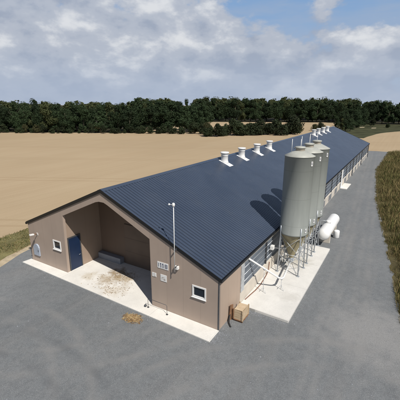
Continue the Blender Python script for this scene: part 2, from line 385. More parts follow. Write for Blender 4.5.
# ------------------------------------------------------------------ ground
W, HE, HR, LEN = 16.758, 3.2, 6.824, 75.56
XM = -W/2
PIT = (HR-HE)/(W/2)
def inside(x, y, poly):
    r = False; j = len(poly)-1
    for i in range(len(poly)):
        (xi, yi), (xj, yj) = poly[i], poly[j]
        if (yi > y) != (yj > y) and x < (xj-xi)*(y-yi)/(yj-yi)+xi: r = not r
        j = i
    return r
mb = MB(); mb.face([(-4000, -4000, 0), (4000, -4000, 0), (4000, 4000, 0), (-4000, 4000, 0)])
tag(mb.build('field', MT['field']), 'wide tan stubble field around the barn', 'field', kind='structure')
def jit(pts, step, amp, seed):          # irregular edge along a polyline
    rr = random.Random(seed); out = []
    for (a, b) in zip(pts, pts[1:]):
        d = math.hypot(b[0]-a[0], b[1]-a[1]); n = max(1, int(d/step))
        for i in range(n):
            t = i/n; out.append((a[0]+(b[0]-a[0])*t+rr.uniform(-amp, amp), a[1]+(b[1]-a[1])*t+rr.uniform(-amp, amp)))
    out.append(pts[-1]); return out
verge_edge = [(3.9, 88), (3.3, 57.5), (5.1, 34), (7.0, 19.4), (8.1, 10.5), (8.6, 6), (9.6, 1), (12, -5), (16, -12), (24, -20)]
left_edge = [(-10, -40), (-15.4, -9), (-17.5, -2.4), (-18.3, -.7), (-18.8, 1.1), (-19.6, 6), (-20, 20), (-20, 84)]
yard = jit(left_edge, .7, .10, 1) + jit([(-19, 86), (-8, 87), (3.9, 88)], 1.2, .2, 2) + jit(verge_edge, .6, .12, 3)[1:] + [(30, -40)]
sheet('yard', yard, .012, MT['gravel'])
sandy = jit([(-10.6, -40), (-16, -9), (-18.1, -2.5), (-19.0, -.7), (-19.5, 1.1), (-20.2, 6), (-20.6, 20), (-20.6, 84)], .7, .16, 5)
sheet('path', sandy + [(-17, 80), (-17, 5), (-17, 0), (-15, -5), (-8, -40)], .008, MT['sandy'], label='sandy margin of the yard')
gl = [(-12, -40), (-17, -9), (-18.4, -2.6), (-19.1, -.7), (-19.6, 1.1), (-20.4, 6), (-20.8, 20), (-20.8, 86), (-25.2, 86), (-24.8, 20), (-24.2, 6), (-23.6, 3), (-23.4, 0), (-23.6, -6), (-22, -40)]
sheet('ground', gl, .004, MT['turf'], label='dry soil of the grass strip')
verge_far = [(60, -20), (55, 20), (46, 60), (30, 84), (3.9, 89.5)]
verge = [(x-.25, y) for x, y in verge_edge][::-1] + [(3.9, 89.5), (30, 84), (46, 60), (55, 20), (60, -20)]
sheet('ground', verge, .004, MT['soil'], label='dry soil under the verge grass')

def rel(px, depth, z=0):                 # a point by view azimuth and horizontal distance ahead
    lat = (px-200)/F*depth
    return Vector((CP.x+math.sin(YAW)*depth+math.cos(YAW)*lat, CP.y+math.cos(YAW)*depth-math.sin(YAW)*lat, z))
def p2(px, d): v = rel(px, d); return (v.x, v.y)
sheet('meadow', jit([p2(337, 140), p2(340, 128), p2(358, 128), p2(380, 150), p2(402, 166), p2(470, 190)], 6, 1.2, 8) + [p2(520, 240), p2(420, 245), p2(338, 240)], .004, MT['meadow'], label='rough green meadow before the far wood')
for q in ([(-260, 151), (142, 148), (142, 3800), (-700, 3800), (-400, 160)], [(143, 249), (346, 243), (346, 3800), (143, 3800)], [(348, 228), (430, 207), (600, 215), (900, 3800), (348, 3800)]):
    sheet('terrain', [p2(*v) for v in q], .03, MT['litter'], label='shaded woodland floor')
for q in ([(356.0, 186), (360.5, 188), (361, 193), (356.2, 192)], [(367.5, 181), (372, 182), (372.5, 187), (368, 186)]):
    sheet('ground', [p2(*v) for v in q], .05, MT['sandy'], label='pale bare patch on the meadow')

# concrete slabs
mb = MB()
AX = [(-17.0, -.72), (.04, -1.06), (.04, -.006), (-4.62, -.006), (-4.62, 3.38), (-12.55, 3.38), (-12.55, -.006), (-16.95, -.006)]
mb.poly(AX, [], lambda u, v: (u, v, .0), (0, 0, .06))
tag(mb.build('pavement', MT['apron'], bevel=.012), 'pale concrete apron before the gable', kind='structure')
mb = MB(); mb.poly([(.012, 2.72), (3.06, 2.66), (3.1, 14.3), (.012, 14.35)], [], lambda u, v: (u, v, .0), (0, 0, .16))
tag(mb.build('pavement', MT['pad'], bevel=.015), 'concrete pad under the silos', kind='structure')
mb = MB(); mb.poly([(.012, 38.0), (.95, 37.9), (1.0, 41.9), (.012, 42.0)], [], lambda u, v: (u, v, .0), (0, 0, .1))
tag(mb.build('pavement', MT['apron'], bevel=.012), 'small concrete step at the side door', kind='structure')

# ------------------------------------------------------------------ barn
barn = thing('barn', (XM, LEN/2, 0), 'long tan livestock barn with dark blue ribbed roof and open gable porch', 'barn')
def roofz(x): return HR-abs(x-XM)*PIT
OPN = [(-12.5, 0), (-12.4, 4.46), (-8.95, 5.98), (-8.62, 6.06), (-8.2, 6.06), (-7.9, 5.95), (-4.62, 4.42), (-4.62, 0)]
TH = .2
def hole(x0, x1, z0, z1): return [(x0, z0), (x1, z0), (x1, z1), (x0, z1)]
wins = [(-13.78, -12.98, 1.70, 2.36), (-1.64, -.82, 1.68, 2.33)]
mb = MB()
mb.poly([(-W, 0)]+OPN+[(0, 0), (0, HE-.04), (XM, HR-.04), (-W, HE-.04)], [hole(*q) for q in wins], lambda u, v: (u, 0, v), (0, TH, 0))
mb.build('front_wall', MT['wall_x'], barn)
# recess: left return wall, back wall, right return wall, ceiling
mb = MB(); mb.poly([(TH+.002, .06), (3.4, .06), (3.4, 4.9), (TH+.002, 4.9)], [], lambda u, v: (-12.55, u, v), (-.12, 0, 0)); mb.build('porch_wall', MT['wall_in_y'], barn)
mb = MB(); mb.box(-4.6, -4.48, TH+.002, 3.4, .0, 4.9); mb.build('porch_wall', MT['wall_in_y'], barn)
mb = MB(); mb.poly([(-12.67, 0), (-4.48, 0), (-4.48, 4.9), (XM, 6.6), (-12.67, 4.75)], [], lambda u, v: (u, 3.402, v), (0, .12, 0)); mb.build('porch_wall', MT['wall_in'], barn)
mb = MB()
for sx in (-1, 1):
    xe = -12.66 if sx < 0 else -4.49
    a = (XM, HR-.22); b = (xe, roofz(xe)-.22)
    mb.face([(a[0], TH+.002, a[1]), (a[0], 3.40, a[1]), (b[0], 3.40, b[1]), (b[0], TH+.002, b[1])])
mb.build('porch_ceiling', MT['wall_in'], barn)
mb = MB(); mb.box(-12.53, -10.15, 2.95, 3.398, .062, .52); mb.build('plinth', MT['concrete'], barn, bevel=.02)
mb = MB(); mb.box(-9.9, -5.9, 3.34, 3.398, .062, 3.3)
for k in (1, 2): mb.box(-9.9, -5.9, 3.332, 3.338, .062+1.08*k, .072+1.08*k)
pd = mb.build('porch_door', MT['porchdoor'], barn); tag(pd, 'wide dark brown door at the back of the porch')
# blue personnel door in the left return wall
dr = MB().box(-12.548, -12.50, .34, 1.30, .065, 2.56).build('door', MT['doorblue'], barn, bevel=.008)
f = MB()
for q in ((.26, .338, .065, 2.66), (1.302, 1.38, .065, 2.66), (.338, 1.302, 2.562, 2.66)): f.box(-12.548, -12.485, q[0], q[1], q[2], q[3])
f.build('door_frame', MT['darksteel'], dr)
MB().tube([(-12.5, 1.2, 1.1), (-12.42, 1.2, 1.1), (-12.42, 1.06, 1.1)], .014).build('handle', MT['steel'], dr)
# windows
for (x0, x1, z0, z1) in wins:
    fr = MB()
    t = .085
    for q in ((x0-.03, x1+.03, z1-t+.03, z1+.03), (x0-.03, x1+.03, z0-.03, z0+t-.03), (x0-.03, x0+t-.03, z0+t-.03, z1-t+.03), (x1-t+.03, x1+.03, z0+t-.03, z1-t+.03)):
        fr.box(q[0], q[1], -.035, .06, q[2], q[3])
    wf = fr.build('window', MT['white'], barn)
    MB().box(x0+t-.03, x1-t+.03, .025, .04, z0+t-.03, z1-t+.03).build('pane', MT['glass'], wf)
    MB().box(x0-.07, x1+.07, -.09, -.037, z0-.06, z0-.028).build('sill', MT['white'], wf)
# side walls
mb = MB(); mb.box(-TH, 0, TH+.002, 2.75, 0, HE-.08); mb.build('side_wall', MT['wall_y'], barn)
mb = MB(); mb.box(-TH, 0, 2.752, LEN-TH, 0, .95); mb.build('side_wall', MT['cream'], barn)
mb = MB(); mb.box(-TH, -.004, 2.752, LEN-TH, 2.72, HE-.08); mb.build('header', MT['cream'], barn)
mb = MB(); mb.box(-W, -W+TH, TH+.002, LEN-TH, 0, HE-.08); mb.build('side_wall', MT['wall_y'], barn)
mb = MB(); mb.poly([(-W, 0), (0, 0), (0, HE-.04), (XM, HR-.04), (-W, HE-.04)], [], lambda u, v: (u, LEN-TH+.002, v), (0, TH, 0)); mb.build('rear_wall', MT['wall_x'], barn)
y = 3.3; k = 0
post0 = MB().box(-.14, .05, 2.76, 3.22, .952, 2.718).build('post', MT['steel'], barn)
while y < LEN-1.5:
    y1 = min(y+3.86, LEN-.4)
    if not (37.6 < y+2 < 40.6):
        MB().box(-.15, -.11, y, y1, .952, 2.718).build('curtain', MT['curtain'], barn)
    else:
        MB().box(-.15, -.11, 39.3, y1, .952, 2.718).build('curtain', MT['curtain'], barn)
        MB().box(-.15, -.11, y, 38.0, .952, 2.718).build('curtain', MT['curtain'], barn)
    rails = MB()
    for z in (1.38, 1.85, 2.32): rails.tube([(-.04, y, z), (-.04, y1, z)], .018, 6)
    rails.build('curtain_rail', MT['steel'], barn)
    MB().box(-.10, -.01, y1+.03, y1+.11, .952, 2.718).build('post', MT['darksteel'], barn)
    if y > 15:
        MB().box(.002, .03, y+2.2, y+3.9, .1, .86).build('inlet_shutter', MT['inlet'], barn, bevel=.006)
    y += 4.0
sdoor = MB().box(.004, .06, 38.05, 39.2, .105, 2.7).build('door', MT['white'], barn, bevel=.01)
MB().tube([(.06, 39.05, 1.15), (.12, 39.05, 1.15), (.12, 38.92, 1.15)], .015).build('handle', MT['steel'], sdoor)
for yy in (23.3, 49.2, 62.2, 74.6):
    m = MB().tube([(.11, yy, 3.0), (.11, yy, .12), (.2, yy, .06)], .05, 10)
    m.build('downpipe', MT['black'], barn)
# corner trims
MB().box(-.045, .012, -.014, -.002, .0, HE-.1).box(.002, .012, -.002, .045, .0, HE-.12).build('corner_trim', MT['darksteel'], barn)
# roof
ribs = MB(); pitch = .262; nr = int((LEN+.06)/pitch)
prof = []                                   # flat pans with narrow grooves between them, shade painted in as dark colour
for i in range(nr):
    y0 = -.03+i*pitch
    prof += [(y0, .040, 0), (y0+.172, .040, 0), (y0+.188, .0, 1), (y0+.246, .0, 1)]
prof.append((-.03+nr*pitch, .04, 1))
nx = math.sin(math.atan(PIT)); nz = math.cos(math.atan(PIT))
for sx in (-1, 1):
    prev = None
    for (yy, h, mi) in prof:
        a = ribs.bm.verts.new((XM+sx*(.02+nx*h), yy, HR+.02+nz*h)); e = W/2+.12
        b = ribs.bm.verts.new((XM+sx*(e+nx*h), yy, HR+.02-e*PIT+nz*h))
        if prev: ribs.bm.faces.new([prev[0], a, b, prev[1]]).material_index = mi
        prev = (a, b)
for sx in (-1, 1):                        # underside
    e = W/2+.12
    ribs.face([(XM, -.02, HR-.06), (XM, LEN+.02, HR-.06), (XM+sx*e, LEN+.02, HR-.06-e*PIT), (XM+sx*e, -.02, HR-.06-e*PIT)])
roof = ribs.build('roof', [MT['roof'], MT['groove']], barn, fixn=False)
rc = MB()
rc.poly([(-.26, -.035), (0, .075), (.26, -.035), (.26, -.05), (0, .055), (-.26, -.05)], [], lambda u, v: (XM+u, -.034, HR+.014+v), (0, LEN+.068, 0))
rc.build('ridge_cap', MT['roof'], roof)
# black barge boards and gutters
for sx in (-1, 1):
    e = W/2+.13
    for yb in (-.064, LEN+.034):
        m = MB()
        m.poly([(0, .075), (e, .075-e*PIT), (e, -.15-e*PIT), (0, -.15)], [], lambda u, v: (XM+sx*u, yb, HR+v), (0, .03, 0))
        m.build('barge_board', MT['black'], barn)
    xg = XM+sx*(W/2+.12)
    m = MB(); zt = HR+.02-(W/2+.12)*PIT
    x0, x1 = (xg-.03, xg+.08) if sx > 0 else (xg-.08, xg+.03)
    m.box(x0, x1, -.07, LEN+.07, zt-.14, zt-.02); m.build('gutter', MT['black'], barn)
# ventilation chimneys: cowl, barrel, flared foot and flashing sheet lying on the slope
def chimney(y, x=-7.55, sc=1.0):
    z = roofz(x); m = MB()
    m.lathe([(.40, -.25), (.38, .12), (.34, .22), (.33, .26), (.34, .72), (.36, .74), (.36, .78), (.34, .80), (.34, .90), (.42, .92), (.43, 1.02), (.39, 1.06), (.30, 1.065)], 28, (x, y, z))
    d = Vector((nz, 0, -nx)); n_ = Vector((nx, 0, nz))
    m.obox(Vector((x, y, z))+d*.16+n_*.075, d*.66, (0, .40, 0), n_*.012)
    m.build('ventilation_chimney', MT['white'], roof)
for y in (15.1, 19.1, 23.4, 27.6, 51.5, 55.3, 59.6, 63.8): chimney(y)

# ------------------------------------------------------------------ things on the gable
def sign(label, x0, x1, z0, z1, marks, cut=None):
    t = thing('sign', ((x0+x1)/2, -.012, z0), label, 'sign')
    MB().box(x0, x1, -.024, -.003, z0, z1).build('board', MT['white'], t)
    m = MB()
    for (a, b, c, d) in marks:
        m.box(x0+(x1-x0)*a, x0+(x1-x0)*b, -.030, -.0245, z0+(z1-z0)*c, z0+(z1-z0)*d)
    m.build('lettering', MT['navy'] if len(marks) > 3 else MT['greyink'], t)
sign('larger white sign with dark upright characters on the gable wall', -4.08, -3.30, 2.76, 3.16,
     [(.10, .145, .2, .8), (.30, .36, .15, .85), (.26, .30, .68, .80), (.50, .56, .15, .85), (.46, .50, .68, .80), (.70, .745, .2, .8), (.745, .88, .72, .8), (.745, .88, .46, .54), (.745, .88, .2, .28), (.88, .92, .2, .8)])
sign('narrow white notice right beside the porch opening', -4.50, -4.20, 2.08, 2.34, [(.46, .54, .0, 1.), (.60, .9, .1, .22)])
sign('square white notice with grey marks under the larger sign', -3.88, -3.44, 1.96, 2.38, [(.22, .68, .55, .62), (.22, .30, .2, .55), (.5, .8, .22, .40)])

mast = thing('weather_mast', (-2.66, -.24, 3.2), 'thin pale mast with a white head rising from the gable wall', 'mast')
MB().tube([(-2.66, -.27, 2.98), (-2.66, -.27, 6.78)], .022, 10).build('pole', MT['whitedull'], mast)
MB().lathe([(.03, 0), (.075, .04), (.08, .14), (.06, .20), (.02, .22)], 16, (-2.66, -.27, 6.76)).tube([(-2.66, -.27, 6.86), (-2.9, -.30, 6.86)], .016, 6).lathe([(.03, -.05), (.06, 0), (.03, .05)], 10, (-2.92, -.30, 6.86)).build('head', MT['white'], mast)
for zz in (3.22, 4.28): MB().obox((-2.66, -.14, zz), (.03, 0, 0), (0, .135, 0), (0, 0, .03)).build('bracket', MT['darksteel'], mast)
MB().box(-2.78, -2.54, -.16, -.003, 3.06, 3.24).build('junction_box', MT['whitedull'], mast, bevel=.01)

lamp = thing('wall_lamp', (-15.65, 0, 2.44), 'white outdoor lamp on a short arm at the left end of the gable', 'lamp')
MB().tube([(-15.65, -.003, 2.42), (-15.65, -.22, 2.50), (-15.65, -.34, 2.52)], .03, 8).build('arm', MT['timberdark'], lamp)
MB().obox((-15.65, -.46, 2.52), (.085, 0, 0), (0, .16, -.02), (0, .006, .05)).build('head', MT['white'], lamp, bevel=.015)
MB().box(-15.73, -15.57, -.028, -.003, 2.34, 2.52).build('mounting_plate', MT['white'], lamp)

m = MB(); pts = [(-16.28, .62), (-15.58, .62), (-15.58, 1.30), (-15.66, 1.48), (-15.84, 1.58), (-16.02, 1.56), (-16.18, 1.46), (-16.28, 1.28)]
cb = thing('wall_cabinet', (-15.93, 0, .62), 'pale blue grey rounded panel fixed low on the gable under the lamp', 'cabinet')
m.poly(pts, [], lambda u, v: (u, -.004, v), (0, -.10, 0)); m.build('body', MT['paleblue'], cb, bevel=.012)
MB().box(-15.70, -15.66, -.125, -.106, .98, 1.12).build('handle', MT['darksteel'], cb)

rl = thing('guard_rail', (-3.95, -.36, .06), 'low thin metal hoop rail standing on the apron beside the porch opening', 'rail')
MB().tube([(-4.66, -.33, .06), (-4.66, -.33, .62), (-4.62, -.33, .68), (-3.28, -.33, .68), (-3.24, -.33, .62), (-3.24, -.33, .06)], .013, 8).build('hoop', MT['darksteel'], rl)
for x in (-4.66, -3.24): MB().box(x-.06, x+.06, -.39, -.27, .061, .07).build('foot_plate', MT['darksteel'], rl)
m = MB().lathe([(.07, 0), (.08, .02), (.07, .10), (.05, .13), (.02, .14)], 14, (-4.86, -.36, .06))
tag(m.build('bollard_stub', MT['darksteel']), 'short dark stub on the apron at the corner of the porch opening', 'bollard')

# ------------------------------------------------------------------ silos
SX, SY, SD, SR, ZB, ZT = 1.33, 8.8, 2.42, .98, 3.19, 8.63
def silo(y, label, k):
    t = thing('feed_silo', (SX, y, .16), label, 'silo', 'feed silos beside the barn')
    c = (SX, y, 0)
    body = MB().lathe([(SR-.04, ZB-.06), (SR+.012, ZB-.05), (SR+.012, ZB+.04), (SR, ZB+.05), (SR, ZT-.02), (SR+.02, ZT), (SR-.03, ZT+.04)], 48, c).build('body', MT['silo'], t)
    tp = MB().lathe([(SR+.03, ZT+.0), (SR+.03, ZT+.03), (.62, ZT+.22), (.34, ZT+.36)], 48, c).build('cone_roof', MT['silotop'], t)
    MB().lathe([(.31, ZT+.30), (.29, ZT+.52), (.28, ZT+.54)], 28, c).build('hatch_neck', MT['hatch'], t)
    MB().lathe([(.35, ZT+.52), (.36, ZT+.57), (.32, ZT+.62), (.10, ZT+.65)], 28, c).tube([(SX-.34, y-.05, ZT+.56), (SX-.42, y-.05, ZT+.46)], .03).build('hatch_lid', MT['silotop'], t)
    # filling pipe and rail uprights on the roof
    MB().tube([(SX-.50, y-.28, ZT+.24), (SX-.50, y-.28, ZT+1.12)], .016, 8).build('filling_pipe', MT['whitedull'], t)
    MB().tube([(SX-.15, y+.62, ZT+.2), (SX-.15, y+.62, ZT+1.05)], .014, 8).build('vent_pipe', MT['whitedull'], t)
    MB().lathe([(.11, 1.0), (.12, 1.12), (SR-.06, ZB-.04), (SR-.05, ZB-.01)], 40, c).build('hopper', MT['hopper'], t)
    MB().box(SX-.16, SX+.16, y-.2, y+.2, .88, 1.06).lathe([(.13, 1.05), (.16, 1.12), (.13, 1.2)], 20, c).build('outlet_boot', MT['steel'], t)
    an = [R(45+90*i) for i in range(4)]
    top = [Vector((SX+SR*math.cos(a)*1.02, y+SR*math.sin(a)*1.02, ZB)) for a in an]
    bot = [Vector((SX+SR*math.cos(a)*1.10, y+SR*math.sin(a)*1.10, .16)) for a in an]
    for A, B in zip(top, bot):
        up_ = A+Vector((0, 0, .55))
        MB().tube([B, A, up_], .045, 8).box(B.x-.11, B.x+.11, B.y-.11, B.y+.11, .161, .18).build('leg', MT['steel'], t)
    for i in range(4):
        j = (i+1) % 4; m = MB()
        P = lambda q, f: bot[q].lerp(top[q], f)
        m.tube([P(i, .05), P(j, .48)], .016, 6).tube([P(j, .05), P(i, .48)], .016, 6)
        m.tube([P(i, .5), P(j, .95)], .016, 6).tube([P(j, .5), P(i, .95)], .016, 6)
        m.tube([P(i, .49), P(j, .49)], .018, 6)
        m.build('brace', MT['steel'], t)
    # ladder on the outer side, number plates top and bottom
    ca = R(-22)
    for z, ht in ((ZB+.34, .30), (ZT-.42, .30)):
        px, py = SX+(SR+.02)*math.cos(ca), y+(SR+.02)*math.sin(ca)
        tx, ty = -math.sin(ca), math.cos(ca)
        n_ = Vector((math.cos(ca), math.sin(ca), 0))
        pl = MB().obox((px, py, z), Vector((tx, ty, 0))*.085, n_*.012, (0, 0, ht/2)).build('number_plate', MT['white'], t)
        m = MB()
        for dz in (.07, -.03): m.obox(Vector((px, py, z+dz))+n_*.014, Vector((tx, ty, 0))*.05, n_*.004, (0, 0, .018))
        m.obox(Vector((px, py, z+.02))+n_*.014-Vector((tx, ty, 0))*.04, Vector((tx, ty, 0))*.012, n_*.004, (0, 0, .06))
        m.build('lettering', MT['navy'], pl)
silo(SY, 'grey green feed silo nearest the gable, first in the row', 0)
silo(SY+SD, 'grey green feed silo in the middle of the row of three', 1)
silo(SY+2*SD, 'grey green feed silo beside the white tank, last in the row', 2)

fp = thing('feed_pipe', (1.6, 5.6, .16), 'white angled tube from the barn eave to the nearest silo', 'pipe')
MB().tube([(-.10, 4.12, 2.62), (0, 4.2, 2.53), (1.5, 5.5, 1.08), (1.62, 5.64, 1.0), (1.68, 5.9, .97), (1.36, 8.62, .97)], .062, 12).build('tube', MT['white'], fp)
for (x, y, z) in ((.72, 4.82, 1.84), (1.62, 5.72, .98)):
    m = MB().tube([(x, y, .162), (x, y, z-.05)], .016, 6).tube([(x-.22, y-.12, .17), (x, y, .5)], .012, 6).tube([(x+.22, y-.12, .17), (x, y, .5)], .012, 6)
    m.lathe([(.075, z-.06-z), (.08, .0), (.075, .04)], 12, (x, y, z-.02)); m.build('stand', MT['steel'], fp)
fq = thing('feed_pipe', (1.2, 11, .16), 'pale horizontal tube running under the hoppers of the three silos', 'pipe')
MB().tube([(1.22, 9.05, .95), (1.22, 14.4, .95)], .055, 10).build('tube', MT['whitedull'], fq)
MB().box(1.02, 1.44, 14.4, 14.85, .80, 1.12).build('motor', MT['steel'], fq, bevel=.02)
fr_ = thing('feed_pipe', (.3, 8.2, 1.2), 'short pale tube from the barn wall toward the second silo hopper', 'pipe')
MB().tube([(-.10, 8.05, 1.95), (.35, 8.6, 1.75), (1.16, 10.9, 1.02)], .055, 10).build('tube', MT['whitedull'], fr_)
MB().box(-.01, .22, 7.86, 8.2, 1.80, 2.1).build('wall_box', MT['whitedull'], fr_, bevel=.015)

pts = [(.10, 3.35, .19), (.16, 4.0, .19), (.24, 4.7, .19), (.26, 5.5, .19), (.20, 6.3, .19), (.12, 7.1, .2), (.07, 7.6, .35), (.05, 7.75, .9)]
tag(MB().tube(pts, .028, 8).build('hose', MT['hose']), 'red brown hose lying along the foot of the side wall', 'hose')

# gas tank on saddles
gt = thing('gas_tank', (2.62, 17, 0), 'white horizontal gas tank with domed ends behind the silos', 'tank')
tx, tz, tr = 2.36, 1.15, .52; ya, yb = 14.4, 20.0
pr_ = [(.02, ya-.0)]+[(tr*math.sin(a), ya+.42*(1-math.cos(a))) for a in [R(15*i) for i in range(1, 7)]]
pr_ += [(tr*math.cos(a), yb-.42+.42*math.sin(a)) for a in [R(15*i) for i in range(0, 6)]]+[(.02, yb)]
MB().lathe(pr_, 40, (tx, 0, tz), 'y').build('shell', MT['white'], gt)
MB().lathe([(.22, tr-.05), (.22, tr+.16), (.19, tr+.20), (.05, tr+.22)], 20, (tx, 16.6, tz)).build('valve_dome', MT['white'], gt)
for yy in (15.9, 18.8):
    MB().box(tx-.42, tx+.42, yy-.13, yy+.13, .013, .78).build('saddle', MT['cream'], gt, bevel=.02)
MB().tube([(tx, 16.6, tz+tr+.16), (tx-.6, 16.4, tz+.7), (tx-1.1, 16.2, .9), (0.06, 16.2, .8)], .022, 6).build('gas_line', MT['steel'], gt)
m = MB().lathe([(.24, .0), (.27, .05), (.27, .62), (.24, .70), (.06, .74)], 24, (3.02, 17.6, .013))
tag(m.build('drum', MT['white'], bevel=.0), 'small white drum standing on the gravel beside the gas tank', 'drum')

# ------------------------------------------------------------------ timber crate by the corner
cr = thing('crate', (.52, 1.7, .012), 'tan timber crate standing by the right corner of the barn', 'crate')
x0, x1, y0, y1 = .30, .84, 1.28, 2.10; zb = .15
pl = MB()
for yy in (y0+.02, (y0+y1)/2-.05, y1-.12): pl.box(x0, x1, yy, yy+.1, .013, .11)
pl.box(x0-.03, x1+.03, y0-.03, y1+.03, .112, .148); pl.build('pallet_base', MT['timberdark'], cr)
for i in range(4):
    z0 = zb+i*.145
    b = MB().box(x0, x1, y0, y0+.02, z0, z0+.132).box(x0, x1, y1-.02, y1, z0, z0+.132).box(x0, x0+.02, y0+.021, y1-.021, z0, z0+.132).box(x1-.02, x1, y0+.021, y1-.021, z0, z0+.132)
    b.build('side_board', MT['timber'], cr)
for (px, py) in ((x0-.022, y0-.022), (x1, y0-.022), (x0-.022, y1), (x1, y1)):
    MB().box(px-.022, px+.044, py-.022, py+.044, .15, .80).build('corner_post', MT['timberdark'] if py < 1.5 and px < .5 else MT['timber'], cr)
MB().obox((.57, 1.69, .742), (.255, 0, .012), (0, .39, -.012), (0, 0, .012)).build('lid', MT['timber'], cr)
bd = MB().obox((.14, 1.25, .50), (.05, .10, 0), (-.02, .012, 0), (.02, .0, .5))
tag(bd.build('board', MT['timberdark']), 'brown board leaning between the crate and the barn corner', 'board')
hp = [(.02+.0*i, 0, 0) for i in range(1)]
pts = [(.06, 1.35, .62), (.10, 1.22, .40), (.13, 1.05, .18), (.20, .88, .06), (.34, .72, .04), (.44, .62, .04)]
tag(MB().tube(pts, .045, 8).build('hose', MT['rubber']), 'thick black hose end trailing from the barn corner beside the crate', 'hose')

# ------------------------------------------------------------------ straw
def strands(n, fpos, lo, hi, zmax, rr, width=.012):
    mb = MB()
    for _ in range(n):
        x, y, zc = fpos(rr); a = rr.uniform(0, PI); l = rr.uniform(lo, hi); dz = rr.uniform(-.02, .03)
        d = Vector((math.cos(a), math.sin(a), 0)); s = Vector((-d.y, d.x, 0))*width; p = Vector((x, y, zc))
        f = mb.face([p-d*l/2-s, p+d*l/2-s+Vector((0, 0, dz)), p+d*l/2+s+Vector((0, 0, dz+.004)), p-d*l/2+s+Vector((0, 0, .004))])
        if f: f.material_index = 0 if rr.random() < .45 else 1
    return mb
rr = random.Random(4)
def heap(r):
    a = r.uniform(0, 2*PI); q = abs(r.gauss(0, .42)); q = min(q, 1.0)
    x, y = q*.64*math.cos(a), q*.42*math.sin(a)
    return (-4.75+x+.25*y, -1.62+y-.1*x, .03+max(0, .07*(1-q))*r.random()+.005*r.random())
tag(strands(1000, heap, .06, .26, .1, rr).build('straw_heap', [MT['straw'], MT['strawdark']], fixn=False), 'flat heap of tan straw on the gravel before the porch', 'straw')
def litter(r):
    cx, cy, s = r.choice([(-9.3, 1.8, .7), (-9.0, .4, .9), (-7.9, .2, .8), (-8.3, 1.5, .6), (-8.2, -.3, .6)])
    while True:
        x, y = r.gauss(cx, s), r.gauss(cy, s*.7)
        if -12.4 < x < -4.8 and -.75 < y < 2.9: return (x, y, .066+.01*r.random())
tag(strands(260, litter, .03, .12, .0, rr, .010).build('straw', [MT['straw'], MT['strawdark']], fixn=False), 'loose straw scattered over the porch floor', 'straw', kind='stuff')

pm_ = MB(); r5 = random.Random(31)
slab = [(-17.05, -.72), (.05, -1.07), (.05, 0), (.0, 2.68), (3.08, 2.66), (3.12, 14.3)]
for k in range(2400):
    q = r5.random()
    if q < .35:
        i = r5.randrange(len(slab)-1); t = r5.random(); a, b = slab[i], slab[i+1]
        x, y = a[0]+(b[0]-a[0])*t, a[1]+(b[1]-a[1])*t; o = abs(r5.gauss(0, .22))+.02
        if i in (0, 3): y -= o
        else: x += o
    else:
        x, y = r5.uniform(-17, 10), r5.uniform(-13, 16)
        if y > -1.2 and x < .2: continue
        if x < 3.2 and 2.5 < y < 14.5: continue
        if y > 0 and x > 8: continue
    s_ = r5.uniform(.008, .022) if r5.random() < .93 else r5.uniform(.022, .04); v = [(x+s_*r5.uniform(.6, 1.2)*math.cos(2*PI*i/5), y+s_*r5.uniform(.6, 1.2)*math.sin(2*PI*i/5), .013) for i in range(5)]
    tpv = (x+r5.uniform(-.3, .3)*s_, y+r5.uniform(-.3, .3)*s_, .013+s_*r5.uniform(.5, .9))
    kk = 0 if r5.random() < .6 else 1
    for i in range(5):
        f = pm_.face([v[i], v[(i+1) % 5], tpv])
        if f: f.material_index = kk
tag(pm_.build('gravel', [MT['concrete'], MT['inlet']], fixn=False), 'loose grit scattered over the yard', 'gravel', kind='stuff')

# ------------------------------------------------------------------ grasses
def blades(name, n, fpos, label, hlo, hhi, wd, mixw, seed):
    rr = random.Random(seed); mb = MB()
    for _ in range(n):
        q = fpos(rr)
        if q is None: continue
        x, y, s = q; h = rr.uniform(hlo, hhi)*s; a = rr.uniform(0, 2*PI)
        d = Vector((math.cos(a), math.sin(a), 0)); wv = wd*(.6+.8*rr.random())*s
        lean = Vector((rr.gauss(0, .3), rr.gauss(0, .3), 0))*h; p = Vector((x, y, .0))
        m_ = p+lean*.35+Vector((0, 0, h*.6)); t_ = p+lean+Vector((0, 0, h))
        f1 = mb.face([p-d*wv, p+d*wv, m_+d*wv*.8, m_-d*wv*.8]); f2 = mb.face([m_-d*wv*.8, m_+d*wv*.8, t_])
        k = rr.choices(range(4), mixw(x, y, rr))[0]
        for f in (f1, f2):
            if f: f.material_index = k
    return tag(mb.build(name, GR, fixn=False), label, 'grass', kind='stuff')
from mathutils import noise as mnoise
def vx(y):
    for (a, b) in zip(verge_edge, verge_edge[1:]):
        if b[1] <= y <= a[1]: t = (y-a[1])/(b[1]-a[1]); return a[0]+(b[0]-a[0])*t
    return 20
def vpos(r):
    y = -8+98*(r.random()**1.5); x = vx(y)-.15+(r.random()**1.35)*(7+.12*y)
    n = mnoise.noise((x*.55, y*.45, 2.)); e = x-vx(y)
    if n < -.35 and r.random() < .6: return None
    if e < .4 and mnoise.noise((x*1.1, y*1.1, 5.)) < .1*(.4-e)-.15: return None
    return (x, y, (.35+.65*max(0, min(1, e/1.3)))*(1+.5*n))
def vmix(x, y, r):
    n = mnoise.noise((x*.25, y*.18, 7.))+.25*mnoise.noise((x, y, 1.))
    return (3.2+5*max(0, n), 2, 3.4+5*max(0, -n), 2.2+4*max(0, -n))
blades('verge_grass', 95000, vpos, 'tall dry brown and green grass along the right edge of the yard', .40, 1.0, .019, vmix, 21)
def lpos(r):
    y = -12+60*(r.random()**1.4); x = -23.7+4.6*r.random()
    if y < -3: x = -22+4*r.random()
    n = mnoise.noise((x*.6, y*.5, 3.))
    if n < -.2 and r.random() < .7: return None
    return (x, y, 1+.6*n)
